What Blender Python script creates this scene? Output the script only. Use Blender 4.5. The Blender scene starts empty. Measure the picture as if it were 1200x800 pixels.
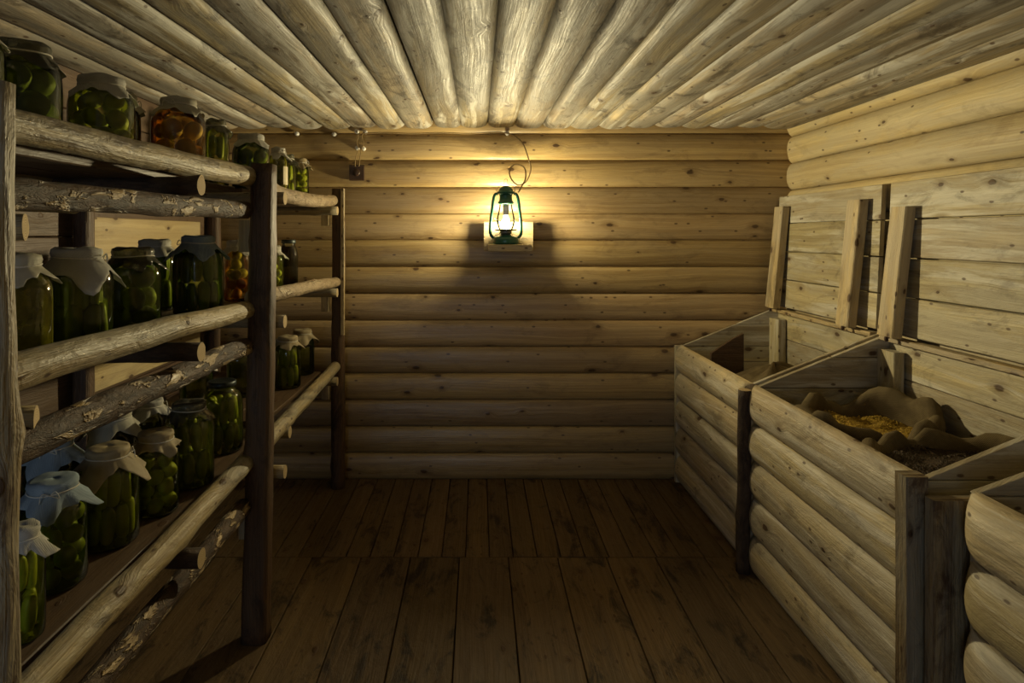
import bpy, math, random
from mathutils import Vector, noise, Matrix
rnd = random.Random(11)
scn = bpy.context.scene
COL = scn.collection
PI = math.pi
F = 737.0

# ------------------------------------------------------------------ node helpers
class NT:
    def __init__(self, name):
        self.m = bpy.data.materials.new(name); self.m.use_nodes = True
        self.t = self.m.node_tree; self.t.nodes.clear()
        self.out = self.n('ShaderNodeOutputMaterial')
    def n(self, typ, **kw):
        x = self.t.nodes.new(typ)
        for k, v in kw.items(): setattr(x, k, v)
        return x
    def set(self, sock, v):
        if v is None: return
        if hasattr(v, 'is_output') or isinstance(v, bpy.types.NodeSocket): self.t.links.new(v, sock)
        else:
            if sock.type == 'RGBA' and len(v) == 3: v = (*v, 1)
            sock.default_value = v
    def math(self, op, a, b=None, c=None, clamp=False):
        x = self.n('ShaderNodeMath', operation=op, use_clamp=clamp)
        for i, v in enumerate((a, b, c)): self.set(x.inputs[i], v) if v is not None else None
        return x.outputs[0]
    def mix(self, f, a, b, mode='MIX'):
        x = self.n('ShaderNodeMix', data_type='RGBA', blend_type=mode, clamp_result=False)
        self.set(x.inputs['Factor'], f)
        self.set(x.inputs[6], a); self.set(x.inputs[7], b)
        return x.outputs[2]
    def ramp(self, v, lo, hi, a=0.0, b=1.0, smooth=True):
        x = self.n('ShaderNodeMapRange', interpolation_type='SMOOTHSTEP' if smooth else 'LINEAR')
        for i, q in enumerate((v, lo, hi, a, b)): self.set(x.inputs[i], q)
        return x.outputs[0]
    def comb(self, x, y, z=0.0):
        c = self.n('ShaderNodeCombineXYZ')
        for i, v in enumerate((x, y, z)): self.set(c.inputs[i], v)
        return c.outputs[0]
    def sep(self, v):
        s = self.n('ShaderNodeSeparateXYZ'); self.set(s.inputs[0], v); return s.outputs
    def noise(self, vec, scale, detail=3, rough=.55, dist=0.0):
        x = self.n('ShaderNodeTexNoise'); x.noise_dimensions = '3D'
        self.set(x.inputs['Vector'], vec); x.inputs['Scale'].default_value = scale
        x.inputs['Detail'].default_value = detail; x.inputs['Roughness'].default_value = rough
        x.inputs['Distortion'].default_value = dist
        return x.outputs['Fac']
    def uv(self):
        return self.n('ShaderNodeUVMap', uv_map='UVMap').outputs[0]
    def pos(self):
        return self.n('ShaderNodeTexCoord').outputs['Object']
    def bump(self, h, strength, dist, normal=None):
        b = self.n('ShaderNodeBump'); self.set(b.inputs['Height'], h)
        b.inputs['Strength'].default_value = strength; b.inputs['Distance'].default_value = dist
        if normal is not None: self.set(b.inputs['Normal'], normal)
        return b.outputs[0]
    def principled(self, color, rough=.6, normal=None, spec=.4, metal=0.0, **kw):
        p = self.n('ShaderNodeBsdfPrincipled')
        self.set(p.inputs['Base Color'], color); self.set(p.inputs['Roughness'], rough)
        self.set(p.inputs['Specular IOR Level'], spec); self.set(p.inputs['Metallic'], metal)
        if normal is not None: self.set(p.inputs['Normal'], normal)
        for k, v in kw.items(): self.set(p.inputs[k], v)
        return p.outputs[0]
    def done(self, sh):
        self.t.links.new(sh, self.out.inputs['Surface']); return self.m

def wood(name, light, dark, knotc=(.07, .035, .015), grey=(.33, .31, .27), greyamt=.3, rough=.55, bumpk=.5,
         knots=.5, band=.55, stain=(.05, .035, .02), stainamt=.35, spec=.35, vary=.28, dents=.5, silver=None, silveramt=0.0):
    n = NT(name)
    uv = n.sep(n.uv()); u, v = uv[0], uv[1]
    isl = n.n('ShaderNodeNewGeometry').outputs['Random Per Island']
    w = n.math('MULTIPLY', isl, 37.0)
    def cells(us, vs, off=0.0):
        vo = n.n('ShaderNodeTexVoronoi', feature='F1', voronoi_dimensions='2D')
        n.set(vo.inputs['Vector'], n.comb(n.math('ADD', n.math('MULTIPLY', u, us), off), n.math('MULTIPLY', v, vs)))
        vo.inputs['Scale'].default_value = 1.0
        return vo.outputs['Distance'], n.sep(vo.outputs['Color'])
    kd, kc = cells(4.6, 8.6)
    wobble = n.noise(n.comb(n.math('MULTIPLY', u, 30.0), n.math('MULTIPLY', v, 60.0), w), 1.0, 3)
    kd = n.math('ADD', kd, n.math('MULTIPLY', n.math('SUBTRACT', wobble, .5), .09))
    kon = n.math('LESS_THAN', kc[0], knots)
    ksz = n.ramp(kc[1], 0, 1, .45, 1.15)
    kd = n.math('DIVIDE', kd, ksz)
    field = n.math('MULTIPLY', n.ramp(kd, 0.0, .45, 1.0, 0.0), kon)
    kcore = n.math('MULTIPLY', n.ramp(kd, .055, .11, 1.0, 0.0), kon)
    khalo = n.math('MULTIPLY', n.ramp(kd, .08, .3, 1.0, 0.0), kon)
    pd, pc = cells(11.0, 22.0, 4.7)
    pin = n.math('MULTIPLY', n.ramp(n.math('ADD', pd, n.math('MULTIPLY', n.math('SUBTRACT', wobble, .5), .1)), .06, .15, 1.0, 0.0), n.math('LESS_THAN', pc[1], .10 + .12 * knots))
    # meander of the grain, growth bands, fibres
    me = n.noise(n.comb(n.math('MULTIPLY', u, .9), n.math('MULTIPLY', v, 3.0), w), 1.0, 2)
    vv = n.math('ADD', v, n.math('MULTIPLY', n.math('SUBTRACT', me, .5), .09))
    vv = n.math('ADD', vv, n.math('MULTIPLY', field, .022))
    bands = n.noise(n.comb(n.math('MULTIPLY', u, .55), n.math('MULTIPLY', vv, 42.0), w), 1.0, 3, .6)
    fib = n.noise(n.comb(n.math('MULTIPLY', u, 4.0), n.math('MULTIPLY', vv, 190.0), w), 1.0, 3, .65)
    b = n.ramp(bands, .38, .62)
    col = n.mix(n.math('MULTIPLY', b, band), light, dark)
    col = n.mix(n.math('MULTIPLY', n.ramp(fib, .42, .68), .36), col, dark)
    fac = n.ramp(isl, 0.0, 1.0, 1.0 - vary, 1.0 + vary * .55, smooth=False)
    col = n.mix(1.0, col, n.comb(fac, fac, n.math('MULTIPLY', fac, n.ramp(n.math('FRACT', n.math('MULTIPLY', isl, 7.3)), 0, 1, .88, 1.06))), 'MULTIPLY')
    g1 = n.noise(n.comb(n.math('MULTIPLY', u, 1.7), n.math('MULTIPLY', v, 8.0), n.math('ADD', w, 11.0)), 1.0, 6, .68, .4)
    col = n.mix(n.math('MULTIPLY', n.ramp(g1, .42, .58), greyamt), col, grey)
    if silver:
        g2 = n.noise(n.comb(n.math('MULTIPLY', u, 1.1), n.math('MULTIPLY', vv, 16.0), n.math('ADD', w, 21.0)), 1.0, 5, .65, .3)
        col = n.mix(n.math('MULTIPLY', n.ramp(g2, .5, .64), silveramt), col, silver)
    s1 = n.noise(n.comb(n.math('MULTIPLY', u, 2.8), n.math('MULTIPLY', v, 7.5), n.math('ADD', w, 5.0)), 1.3, 7, .72, .8)
    col = n.mix(n.math('MULTIPLY', n.ramp(s1, .51, .66), stainamt), col, stain)
    col = n.mix(n.math('MULTIPLY', khalo, .5), col, n.mix(.5, dark, knotc))
    col = n.mix(n.math('MULTIPLY', kcore, .92), col, knotc)
    col = n.mix(n.math('MULTIPLY', pin, .85), col, knotc)
    dent = n.noise(n.comb(n.math('MULTIPLY', u, 9.0), n.math('MULTIPLY', v, 20.0), n.math('ADD', w, 3.0)), 1.0, 4, .6, .5)
    h = n.math('ADD', n.math('MULTIPLY', fib, .5), n.math('MULTIPLY', bands, .5))
    h = n.math('SUBTRACT', h, n.math('MULTIPLY', kcore, .6))
    h = n.math('ADD', h, n.math('MULTIPLY', dent, dents * 2.0))
    h = n.math('ADD', h, n.math('MULTIPLY', g1, .8))
    nm = n.bump(h, bumpk, .006)
    r = n.ramp(fib, .3, .7, rough - .08, rough + .12)
    return n.done(n.principled(col, r, nm, spec))

def endgrain(name, light, dark):
    n = NT(name)
    uv = n.sep(n.uv())
    d = n.math('SQRT', n.math('ADD', n.math('POWER', uv[0], 2.0), n.math('POWER', uv[1], 2.0)))
    nz = n.noise(n.uv(), 30.0, 3)
    rings = n.math('SINE', n.math('ADD', n.math('MULTIPLY', d, 1300.0), n.math('MULTIPLY', nz, 6.0)))
    col = n.mix(n.ramp(rings, -1, 1), light, dark)
    col = n.mix(n.math('MULTIPLY', n.ramp(n.noise(n.uv(), 70.0, 4), .5, .7), .5), col, dark)
    return n.done(n.principled(col, .8, n.bump(nz, .3, .003), .2))

def bark(name, c1, c2, peel, peelamt):
    n = NT(name)
    uv = n.sep(n.uv()); u, v = uv[0], uv[1]
    a = n.noise(n.comb(n.math('MULTIPLY', u, 14.0), n.math('MULTIPLY', v, 38.0)), 1.0, 6, .7, .5)
    c = n.noise(n.comb(n.math('MULTIPLY', u, 9.0), n.math('MULTIPLY', v, 24.0), 4.0), 1.0, 4, .6, .5)
    pm = n.ramp(c, peelamt, peelamt + .07)
    f = n.noise(n.comb(n.math('MULTIPLY', u, 6.0), n.math('MULTIPLY', v, 190.0), 8.0), 1.0, 3)
    col = n.mix(n.ramp(a, .3, .7), c1, c2)
    pc = n.mix(n.ramp(f, .3, .7), peel, tuple(x * .6 for x in peel))
    col = n.mix(pm, col, pc)
    h = n.math('SUBTRACT', n.math('MULTIPLY', a, 1.0), n.math('MULTIPLY', pm, .6))
    return n.done(n.principled(col, n.ramp(pm, 0, 1, .65, .4), n.bump(h, 1.0, .012), .35))

def cloth(name, c1, c2, scale=500, weave=True, rough=.9, transl=0.0):
    n = NT(name); p = n.pos()
    a = n.noise(p, 14.0, 4)
    col = n.mix(n.ramp(a, .35, .65), c1, c2)
    hgt = n.noise(p, 60.0, 4)
    if weave:
        s = n.sep(p)
        wx = n.math('SINE', n.math('MULTIPLY', s[0], scale)); wy = n.math('SINE', n.math('MULTIPLY', n.math('ADD', s[1], s[2]), scale))
        wv = n.math('MULTIPLY', wx, wy)
        col = n.mix(n.math('MULTIPLY', n.ramp(wv, -1, 1), .35), col, tuple(x * .45 for x in c2))
        hgt = n.math('ADD', hgt, n.math('MULTIPLY', wv, .3))
    sh = n.principled(col, rough, n.bump(hgt, .5, .003), .15)
    if transl > 0:
        t = n.n('ShaderNodeBsdfTranslucent'); n.set(t.inputs[0], col)
        m = n.n('ShaderNodeMixShader'); m.inputs[0].default_value = transl
        n.t.links.new(sh, m.inputs[1]); n.t.links.new(t.outputs[0], m.inputs[2]); sh = m.outputs[0]
    return n.done(sh)

def glassy(name, tint, rough=.03, haze=0.0, hazec=(.3, .35, .1), ior=1.5):
    n = NT(name)
    tr = n.n('ShaderNodeBsdfTransparent'); n.set(tr.inputs[0], (*tint, 1))
    base = tr.outputs[0]
    if haze > 0:
        d = n.n('ShaderNodeBsdfDiffuse'); n.set(d.inputs[0], (*hazec, 1))
        tl = n.n('ShaderNodeBsdfTranslucent'); n.set(tl.inputs[0], (*hazec, 1))
        m0 = n.n('ShaderNodeMixShader'); m0.inputs[0].default_value = .5
        n.t.links.new(d.outputs[0], m0.inputs[1]); n.t.links.new(tl.outputs[0], m0.inputs[2])
        m = n.n('ShaderNodeMixShader'); n.set(m.inputs[0], n.ramp(n.noise(n.pos(), 25.0, 4), .3, .75, haze * .4, haze * 1.5))
        n.t.links.new(base, m.inputs[1]); n.t.links.new(m0.outputs[0], m.inputs[2]); base = m.outputs[0]
    if ior:
        g = n.n('ShaderNodeBsdfGlossy'); g.inputs['Roughness'].default_value = rough
        fr = n.n('ShaderNodeFresnel'); fr.inputs[0].default_value = ior
        m = n.n('ShaderNodeMixShader'); n.t.links.new(fr.outputs[0], m.inputs[0])
        n.t.links.new(base, m.inputs[1]); n.t.links.new(g.outputs[0], m.inputs[2]); base = m.outputs[0]
    return n.done(base)

def plain(name, c1, c2, scale=20, rough=.5, spec=.4, metal=0.0, bumpk=.2, bd=.002):
    n = NT(name); a = n.noise(n.pos(), scale, 5, .6)
    return n.done(n.principled(n.mix(n.ramp(a, .3, .7), c1, c2), rough, n.bump(a, bumpk, bd), spec, metal))

def veg(name, c1, c2, c3, scale=14):
    n = NT(name); p = n.pos()
    oi = n.n('ShaderNodeObjectInfo').outputs['Random']
    a = n.noise(n.comb(n.sep(p)[0], n.sep(p)[1], n.math('ADD', n.sep(p)[2], n.math('MULTIPLY', oi, 9.0))), scale, 4)
    col = n.mix(n.ramp(a, .3, .7), c1, c2)
    col = n.mix(n.math('MULTIPLY', oi, .7), col, c3)
    return n.done(n.principled(col, .4, n.bump(n.noise(p, 90.0, 2), .25, .002), .4))

M = {}
M['wall'] = wood('pine_log_wall', (.52, .37, .175), (.27, .165, .065), greyamt=.25, grey=(.36, .28, .17), knots=.24, stainamt=.35, stain=(.13, .08, .04), rough=.32, dents=.3, spec=.6, vary=.34)
M['side'] = wood('pine_log_side', (.54, .43, .22), (.36, .265, .13), greyamt=.4, grey=(.42, .38, .28), knots=.22, stainamt=.25, stain=(.14, .09, .04), dents=.5)
M['ceil'] = wood('weathered_ceiling_log', (.43, .35, .23), (.19, .15, .095), grey=(.25, .235, .20), greyamt=.75, knots=.2, stain=(.06, .045, .03), stainamt=.75, band=.75, bumpk=.45, rough=.6, spec=.3, dents=.5, silver=(.57, .55, .49), silveramt=.75, vary=.34)
M['floor'] = wood('worn_floor_board', (.165, .106, .048), (.085, .051, .023), grey=(.125, .084, .043), greyamt=.6, knots=.2, stain=(.016, .010, .007), stainamt=.85, rough=.55, bumpk=.6, vary=.3, dents=.8, spec=.25)
M['bin'] = wood('silvered_bin_log', (.56, .45, .26), (.31, .23, .12), grey=(.40, .35, .26), greyamt=.6, knots=.26, stainamt=.42, bumpk=.7, dents=.8, silver=(.68, .62, .50), silveramt=.8, vary=.36)
M['board'] = wood('rough_board', (.52, .43, .26), (.28, .215, .12), grey=(.40, .37, .29), greyamt=.5, knots=.26, stainamt=.4, bumpk=.7, dents=.7, silver=(.60, .57, .48), silveramt=.65)
M['batten'] = wood('pale_batten', (.55, .42, .23), (.33, .23, .11), greyamt=.4, knots=.5, stainamt=.45, bumpk=.7, dents=.7)
M['brown'] = wood('brown_post_wood', (.125, .07, .037), (.055, .03, .017), grey=(.09, .062, .042), greyamt=.5, knots=.3, stain=(.02, .012, .008), stainamt=.7, bumpk=.9, dents=.8)
M['split'] = wood('split_grey_post', (.33, .25, .14), (.13, .085, .045), grey=(.28, .25, .19), greyamt=.6, knots=.3, stain=(.05, .022, .012), stainamt=.85, bumpk=1.0, band=.9, dents=1.0)
M['pole'] = wood('peeled_pole', (.42, .33, .19), (.22, .155, .085), grey=(.30, .27, .20), greyamt=.7, knots=.4, stain=(.06, .038, .022), stainamt=.75, bumpk=.9, dents=.9)
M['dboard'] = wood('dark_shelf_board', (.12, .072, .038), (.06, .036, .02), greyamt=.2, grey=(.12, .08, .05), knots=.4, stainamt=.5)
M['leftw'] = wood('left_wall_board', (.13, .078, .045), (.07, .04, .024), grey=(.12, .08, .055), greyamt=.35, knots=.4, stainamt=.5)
M['panel'] = wood('pale_wall_board', (.50, .38, .20), (.37, .265, .13), greyamt=.15, knots=.3, stainamt=.2)
M['end'] = endgrain('end_grain', (.52, .40, .23), (.34, .24, .12))
M['bark'] = bark('brown_bark', (.026, .015, .008), (.10, .056, .026), (.52, .38, .20), .53)
M['barkpale'] = bark('pale_flaky_bark', (.20, .14, .08), (.36, .27, .16), (.50, .39, .24), .57)
M['barkdark'] = bark('dark_bark', (.035, .022, .014), (.095, .06, .035), (.20, .13, .075), .66)
M['gap'] = plain('dark_chinking', (.02, .014, .01), (.05, .036, .02), 40, .95, .1)
M['burlap'] = cloth('burlap_sacking', (.19, .145, .075), (.115, .085, .043), 900)
M['paper'] = cloth('waxed_paper', (.55, .52, .42), (.42, .39, .30), weave=False, rough=.55, transl=.25)
M['whitecloth'] = cloth('white_gauze', (.68, .66, .60), (.55, .53, .47), 1600, rough=.8, transl=.25)
M['bluecloth'] = cloth('pale_blue_cotton', (.38, .46, .52), (.30, .37, .42), 1600, rough=.8, transl=.2)
M['tan'] = cloth('tan_paper', (.46, .38, .24), (.36, .29, .17), weave=False, rough=.6, transl=.25)
M['film'] = glassy('clear_film', (.72, .70, .58), .18, .3, (.5, .48, .36))
M['twine'] = plain('jute_twine', (.34, .25, .13), (.22, .15, .07), 300, .9, .1)
M['ltwine'] = plain('white_string', (.66, .63, .55), (.5, .47, .4), 300, .9, .1)
M['glass'] = glassy('jar_glass', (.93, .97, .93), .055, 0.0, (.3, .35, .1), 1.62)
M['globe'] = glassy('lantern_glass', (.97, .98, .96), .02, 0.0, (.3, .35, .1), 1.22)
M['brine_green'] = glassy('green_brine', (.92, .92, .50), .1, .10, (.26, .28, .04), None)
M['brine_olive'] = glassy('cloudy_olive_brine', (.66, .62, .22), .1, .6, (.42, .38, .06), None)
M['brine_dark'] = glassy('dark_green_brine', (.72, .76, .38), .1, .20, (.09, .12, .02), None)
M['brine_amber'] = glassy('amber_syrup', (.90, .74, .36), .1, .06, (.5, .27, .04), None)
M['brine_brown'] = glassy('brown_brine', (.42, .36, .18), .1, .4, (.05, .04, .015), None)
M['cucumber'] = veg('pickled_cucumber_skin', (.22, .26, .03), (.40, .42, .07), (.28, .29, .035), 22)
M['tomato'] = veg('green_tomato_skin', (.40, .42, .06), (.47, .46, .08), (.34, .37, .04), 12)
M['red'] = veg('red_tomato_skin', (.36, .10, .02), (.42, .17, .03), (.34, .20, .04), 12)
M['peach'] = veg('peach_flesh', (.62, .44, .12), (.52, .33, .07), (.55, .42, .13), 10)
M['olive'] = veg('olive_squash_skin', (.28, .32, .05), (.38, .38, .06), (.22, .28, .04), 10)
M['lid'] = plain('dark_tin_lid', (.03, .04, .04), (.07, .08, .075), 60, .4, .5, .7)
M['label'] = plain('cream_label_paper', (.62, .55, .38), (.50, .42, .27), 40, .8, .2)
M['enamel'] = plain('dark_green_enamel', (.012, .075, .05), (.02, .11, .07), 40, .28, .5)
M['tin'] = plain('dull_tin', (.25, .25, .22), (.35, .34, .30), 60, .4, .5, .8)
M['socket'] = plain('dark_bakelite', (.03, .03, .03), (.06, .055, .05), 30, .4, .5)
M['porcelain'] = plain('white_porcelain', (.75, .73, .68), (.66, .64, .58), 30, .2, .5)
M['switch'] = plain('brown_switch_plastic', (.055, .03, .018), (.075, .042, .025), 30, .4, .4)
M['iron'] = plain('rusty_iron', (.06, .04, .03), (.11, .06, .035), 90, .7, .4, .5)
M['millet'] = plain('yellow_millet', (.50, .33, .04), (.22, .13, .02), 110, .6, .3, 0, .8, .004)
M['seed'] = plain('dark_buckwheat', (.085, .055, .032), (.022, .014, .009), 130, .6, .3, 0, .8, .004)
_b = NT('lit_bulb_glass'); _e = _b.n('ShaderNodeEmission'); _e.inputs[0].default_value = (1, .93, .78, 1); _e.inputs[1].default_value = 14.0
_t = _b.n('ShaderNodeBsdfTransparent'); _t.inputs[0].default_value = (.93, .92, .9, 1)
_a = _b.n('ShaderNodeAddShader'); _b.t.links.new(_e.outputs[0], _a.inputs[0]); _b.t.links.new(_t.outputs[0], _a.inputs[1])
M['bulb'] = _b.done(_a.outputs[0])

# ------------------------------------------------------------------ mesh helpers
class MB:
    def __init__(self): self.v = []; self.f = []; self.uv = []; self.mi = []; self.sm = []
    def quad(self, idx, uvs, mi=0, smooth=True):
        self.f.append(idx); self.uv.append(uvs); self.mi.append(mi); self.sm.append(smooth)
    def add(self, verts):
        b = len(self.v); self.v += [Vector(p) for p in verts]; return b
    def build(self, name, mats, parent=None, loc=None, bevel=0, solid=0, subsurf=0, rot=None):
        me = bpy.data.meshes.new(name)
        me.from_pydata([tuple(p) for p in self.v], [], self.f)
        if not isinstance(mats, (list, tuple)): mats = [mats]
        for m in mats: me.materials.append(m)
        ul = me.uv_layers.new(name='UVMap')
        k = 0
        for pi, p in enumerate(me.polygons):
            p.material_index = self.mi[pi]; p.use_smooth = self.sm[pi]
            for c in self.uv[pi]:
                ul.data[k].uv = c; k += 1
        me.validate(); me.update()
        o = bpy.data.objects.new(name, me); COL.objects.link(o)
        if parent: o.parent = parent
        if loc is not None: o.location = loc
        if rot is not None: o.rotation_euler = rot
        if solid:
            s = o.modifiers.new('s', 'SOLIDIFY'); s.thickness = solid; s.offset = 0
        if bevel:
            b = o.modifiers.new('b', 'BEVEL'); b.width = bevel; b.segments = 2; b.limit_method = 'ANGLE'
        if subsurf:
            s = o.modifiers.new('u', 'SUBSURF'); s.levels = subsurf; s.render_levels = subsurf
        return o

def basis(d):
    d = Vector(d).normalized()
    a = Vector((0, 0, 1)) if abs(d.z) < .9 else Vector((1, 0, 0))
    s = d.cross(a).normalized(); return d, s, s.cross(d).normalized()

def log_tube(mb, p0, p1, r0, r1=None, seed=0, bend=(0, 0, 0), rough=.06, wob=.004, ring=20, square=0.0, step=.04, knobs=3, endmi=1, cuts=(0, 0)):
    """round pole from p0 to p1, irregular along its length"""
    r1 = r0 if r1 is None else r1
    p0, p1 = Vector(p0), Vector(p1); L = (p1 - p0).length; d, s, t = basis(p1 - p0)
    n = max(6, int(L / step)); R = random.Random(seed * 77 + 5); bend = Vector(bend)
    kn = [(R.random(), R.random() * 2 * PI, .12 + .16 * R.random()) for _ in range(knobs)]
    uo, vo = R.random() * 20, R.random() * 20
    rows = []
    for i in range(n + 1):
        q = i / n
        c = p0 + d * L * q + bend * math.sin(PI * q)
        off = noise.noise_vector(Vector((q * L * 3.0, seed * 3.7, 1.3))) * wob
        c = c + s * off.x + t * off.y
        r = r0 + (r1 - r0) * q
        row = []
        for j in range(ring):
            a = 2 * PI * j / ring
            rr = r * (1 + rough * noise.noise(Vector((math.cos(a) * 1.6 + seed * 9.1, math.sin(a) * 1.6, q * L * 9))) +
                      rough * .8 * noise.noise(Vector((math.cos(a) * .9, math.sin(a) * .9 + seed * 5.3, q * L * 2.5))))
            for kq, ka, kh in kn:
                da = (a - ka + PI) % (2 * PI) - PI
                rr += r * kh * math.exp(-((q - kq) * L / .03) ** 2 - (da / .5) ** 2)
            if square:
                rr *= 1 + square * (min(1 / max(abs(math.cos(a)), abs(math.sin(a))), 1.28) - 1)
            sh = 0.0
            if q < 1e-6: sh = cuts[0] * math.cos(a)
            if q > 1 - 1e-6: sh = cuts[1] * math.cos(a)
            row.append(c + (s * math.cos(a) + t * math.sin(a)) * rr + d * sh)
        rows.append(mb.add(row))
    per = 2 * PI * max(r0, r1)
    for i in range(n):
        for j in range(ring):
            k = (j + 1) % ring
            a, b = rows[i], rows[i + 1]
            u0, u1 = uo + L * i / n, uo + L * (i + 1) / n
            v0, v1 = vo + per * j / ring, vo + per * (j + 1) / ring
            mb.quad((a + j, a + k, b + k, b + j), ((u0, v0), (u0, v1), (u1, v1), (u1, v0)))
    for row, rev, r in ((rows[0], True, r0), (rows[-1], False, r1)):
        idx = list(range(ring)); idx = idx[::-1] if rev else idx
        mb.quad(tuple(row + j for j in idx), [(math.cos(2 * PI * j / ring) * r, math.sin(2 * PI * j / ring) * r) for j in idx], endmi, False)

def half_log(mb, p0, p1, out, w, bulge, back=.03, seed=0, rnd0=0.0, rnd1=0.0, prof=8, step=.09, wav=.5, endmi=0, pw=2.2):
    """a log face: curved front towards `out`, flat back; ends may be rounded over rnd metres"""
    p0, p1, out = Vector(p0), Vector(p1), Vector(out).normalized()
    L = (p1 - p0).length; d = (p1 - p0).normalized(); s = d.cross(out).normalized()
    R = random.Random(seed * 13 + 1); uo, vo = R.random() * 30, R.random() * 30
    st = []
    x = 0.0
    n = max(4, int(L / step))
    base = [L * i / n for i in range(n + 1)]
    if rnd0: base = [b for b in base if b > rnd0 * 1.05 or b == 0] + [rnd0 * k for k in (.03, .1, .22, .4, .65, 1)]
    if rnd1: base = [b for b in base if b < L - rnd1 * 1.05 or b == L] + [L - rnd1 * k for k in (.03, .1, .22, .4, .65, 1)]
    st = sorted(set(base))
    rows = []
    for x in st:
        k = 1.0; kw = 1.0
        if rnd0 and x < rnd0: k *= math.sqrt(max(0.0, 1 - (1 - x / rnd0) ** 2))
        if rnd1 and x > L - rnd1: k *= math.sqrt(max(0.0, 1 - (1 - (L - x) / rnd1) ** 2))
        nb = noise.noise(Vector((x * 1.1, seed * 7.7, 0))); nw = noise.noise(Vector((x * .8, seed * 3.1, 5)))
        bb = bulge * (1 + .16 * wav * nb); ww = w * (1 + .02 * wav * nw)
        row = []
        for j in range(prof + 1):
            q = -1 + 2 * j / prof
            q = math.sin(q * PI / 2) * .6 + q * .4
            hgt = bb * max(0.0, 1 - abs(q) ** pw) ** (1 / 1.7)
            hgt *= 1 + .05 * wav * noise.noise(Vector((x * 2.5, q * 1.5 + seed * 2.2, 9)))
            hh = (back + hgt) * k - back if (rnd0 or rnd1) else hgt
            row.append(p0 + d * x + s * (q * ww / 2) + out * hh)
        row.append(p0 + d * x + s * (ww / 2) - out * back); row.append(p0 + d * x - s * (ww / 2) - out * back)
        rows.append(mb.add(row))
    m = prof + 3
    arc = [0.0]
    a0 = rows[len(rows) // 2]
    for j in range(1, m + 1): arc.append(arc[-1] + (mb.v[a0 + j % m] - mb.v[a0 + j - 1]).length)
    for i in range(len(st) - 1):
        for j in range(m):
            k = (j + 1) % m; a, b = rows[i], rows[i + 1]
            mb.quad((a + j, b + j, b + k, a + k), ((uo + st[i], vo + arc[j]), (uo + st[i + 1], vo + arc[j]), (uo + st[i + 1], vo + arc[j + 1]), (uo + st[i], vo + arc[j + 1])), 0, j < prof)
    for row, rev in ((rows[0], False), (rows[-1], True)):
        idx = list(range(m)); idx = idx[::-1] if rev else idx
        cen = sum((mb.v[row + j] for j in range(m)), Vector()) / m
        mb.quad(tuple(row + j for j in idx), [((mb.v[row + j] - cen).dot(s), (mb.v[row + j] - cen).dot(out)) for j in idx], endmi, False)

def plank(mb, p0, p1, wdir, w, th, seed=0, warp=.0, ch=.003, segs=None, w1=None, endmi=0):
    """board from p0 to p1 (centre line), width along wdir, chamfered edges, slight warp"""
    p0, p1 = Vector(p0), Vector(p1); L = (p1 - p0).length; d = (p1 - p0).normalized()
    wd = Vector(wdir); wd = (wd - d * wd.dot(d)).normalized(); nn = d.cross(wd).normalized()
    R = random.Random(seed * 31 + 3); uo, vo = R.random() * 30, R.random() * 30
    n = segs or max(2, int(L / .12)); w1 = w if w1 is None else w1
    rows = []
    for i in range(n + 1):
        q = i / n; x = L * q; wq = w + (w1 - w) * q
        o1 = noise.noise(Vector((x * 2, seed * 4.1, 0))) * warp; o2 = noise.noise(Vector((x * 3, seed * 2.7, 4))) * warp
        a, b = wq / 2 + o2, th / 2
        pr = [(-a, -b + ch), (-a, b - ch), (-a + ch, b), (a - ch, b), (a, b - ch), (a, -b + ch), (a - ch, -b), (-a + ch, -b)]
        rows.append(mb.add([p0 + d * x + wd * X + nn * (Y + o1) for X, Y in pr]))
    arc = [0.0]
    for j in range(1, 9): arc.append(arc[-1] + (mb.v[rows[0] + j % 8] - mb.v[rows[0] + j - 1]).length)
    for i in range(n):
        for j in range(8):
            k = (j + 1) % 8; a, b = rows[i], rows[i + 1]; u0, u1 = uo + L * i / n, uo + L * (i + 1) / n
            mb.quad((a + j, a + k, b + k, b + j), ((u0, vo + arc[j]), (u0, vo + arc[j + 1]), (u1, vo + arc[j + 1]), (u1, vo + arc[j])), 0, False)
    for row, rev in ((rows[0], True), (rows[-1], False)):
        idx = list(range(8)); idx = idx[::-1] if rev else idx
        cen = sum((mb.v[row + j] for j in range(8)), Vector()) / 8
        mb.quad(tuple(row + j for j in idx), [((mb.v[row + j] - cen).dot(wd), (mb.v[row + j] - cen).dot(nn) + .05) for j in idx], endmi, False)

def prism(mb, pts, vec, seed=0, mi=0, udir=None):
    """flat polygon pts extruded along vec; uv along udir"""
    pts = [Vector(p) for p in pts]; vec = Vector(vec); n = len(pts)
    R = random.Random(seed * 17 + 2); uo, vo = R.random() * 30, R.random() * 30
    ud = Vector(udir).normalized() if udir else (pts[1] - pts[0]).normalized(); nn = vec.normalized(); vd = nn.cross(ud)
    a = mb.add(pts); b = mb.add([p + vec for p in pts])
    uvf = lambda p: (uo + p.dot(ud), vo + p.dot(vd))
    mb.quad(tuple(a + i for i in range(n))[::-1], [uvf(p) for p in pts][::-1], mi, False)
    mb.quad(tuple(b + i for i in range(n)), [uvf(p) for p in pts], mi, False)
    for i in range(n):
        k = (i + 1) % n
        mb.quad((a + i, a + k, b + k, b + i), (uvf(pts[i]), uvf(pts[k]), (uvf(pts[k])[0], uvf(pts[k])[1] + vec.length), (uvf(pts[i])[0], uvf(pts[i])[1] + vec.length)), mi, False)

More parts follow.
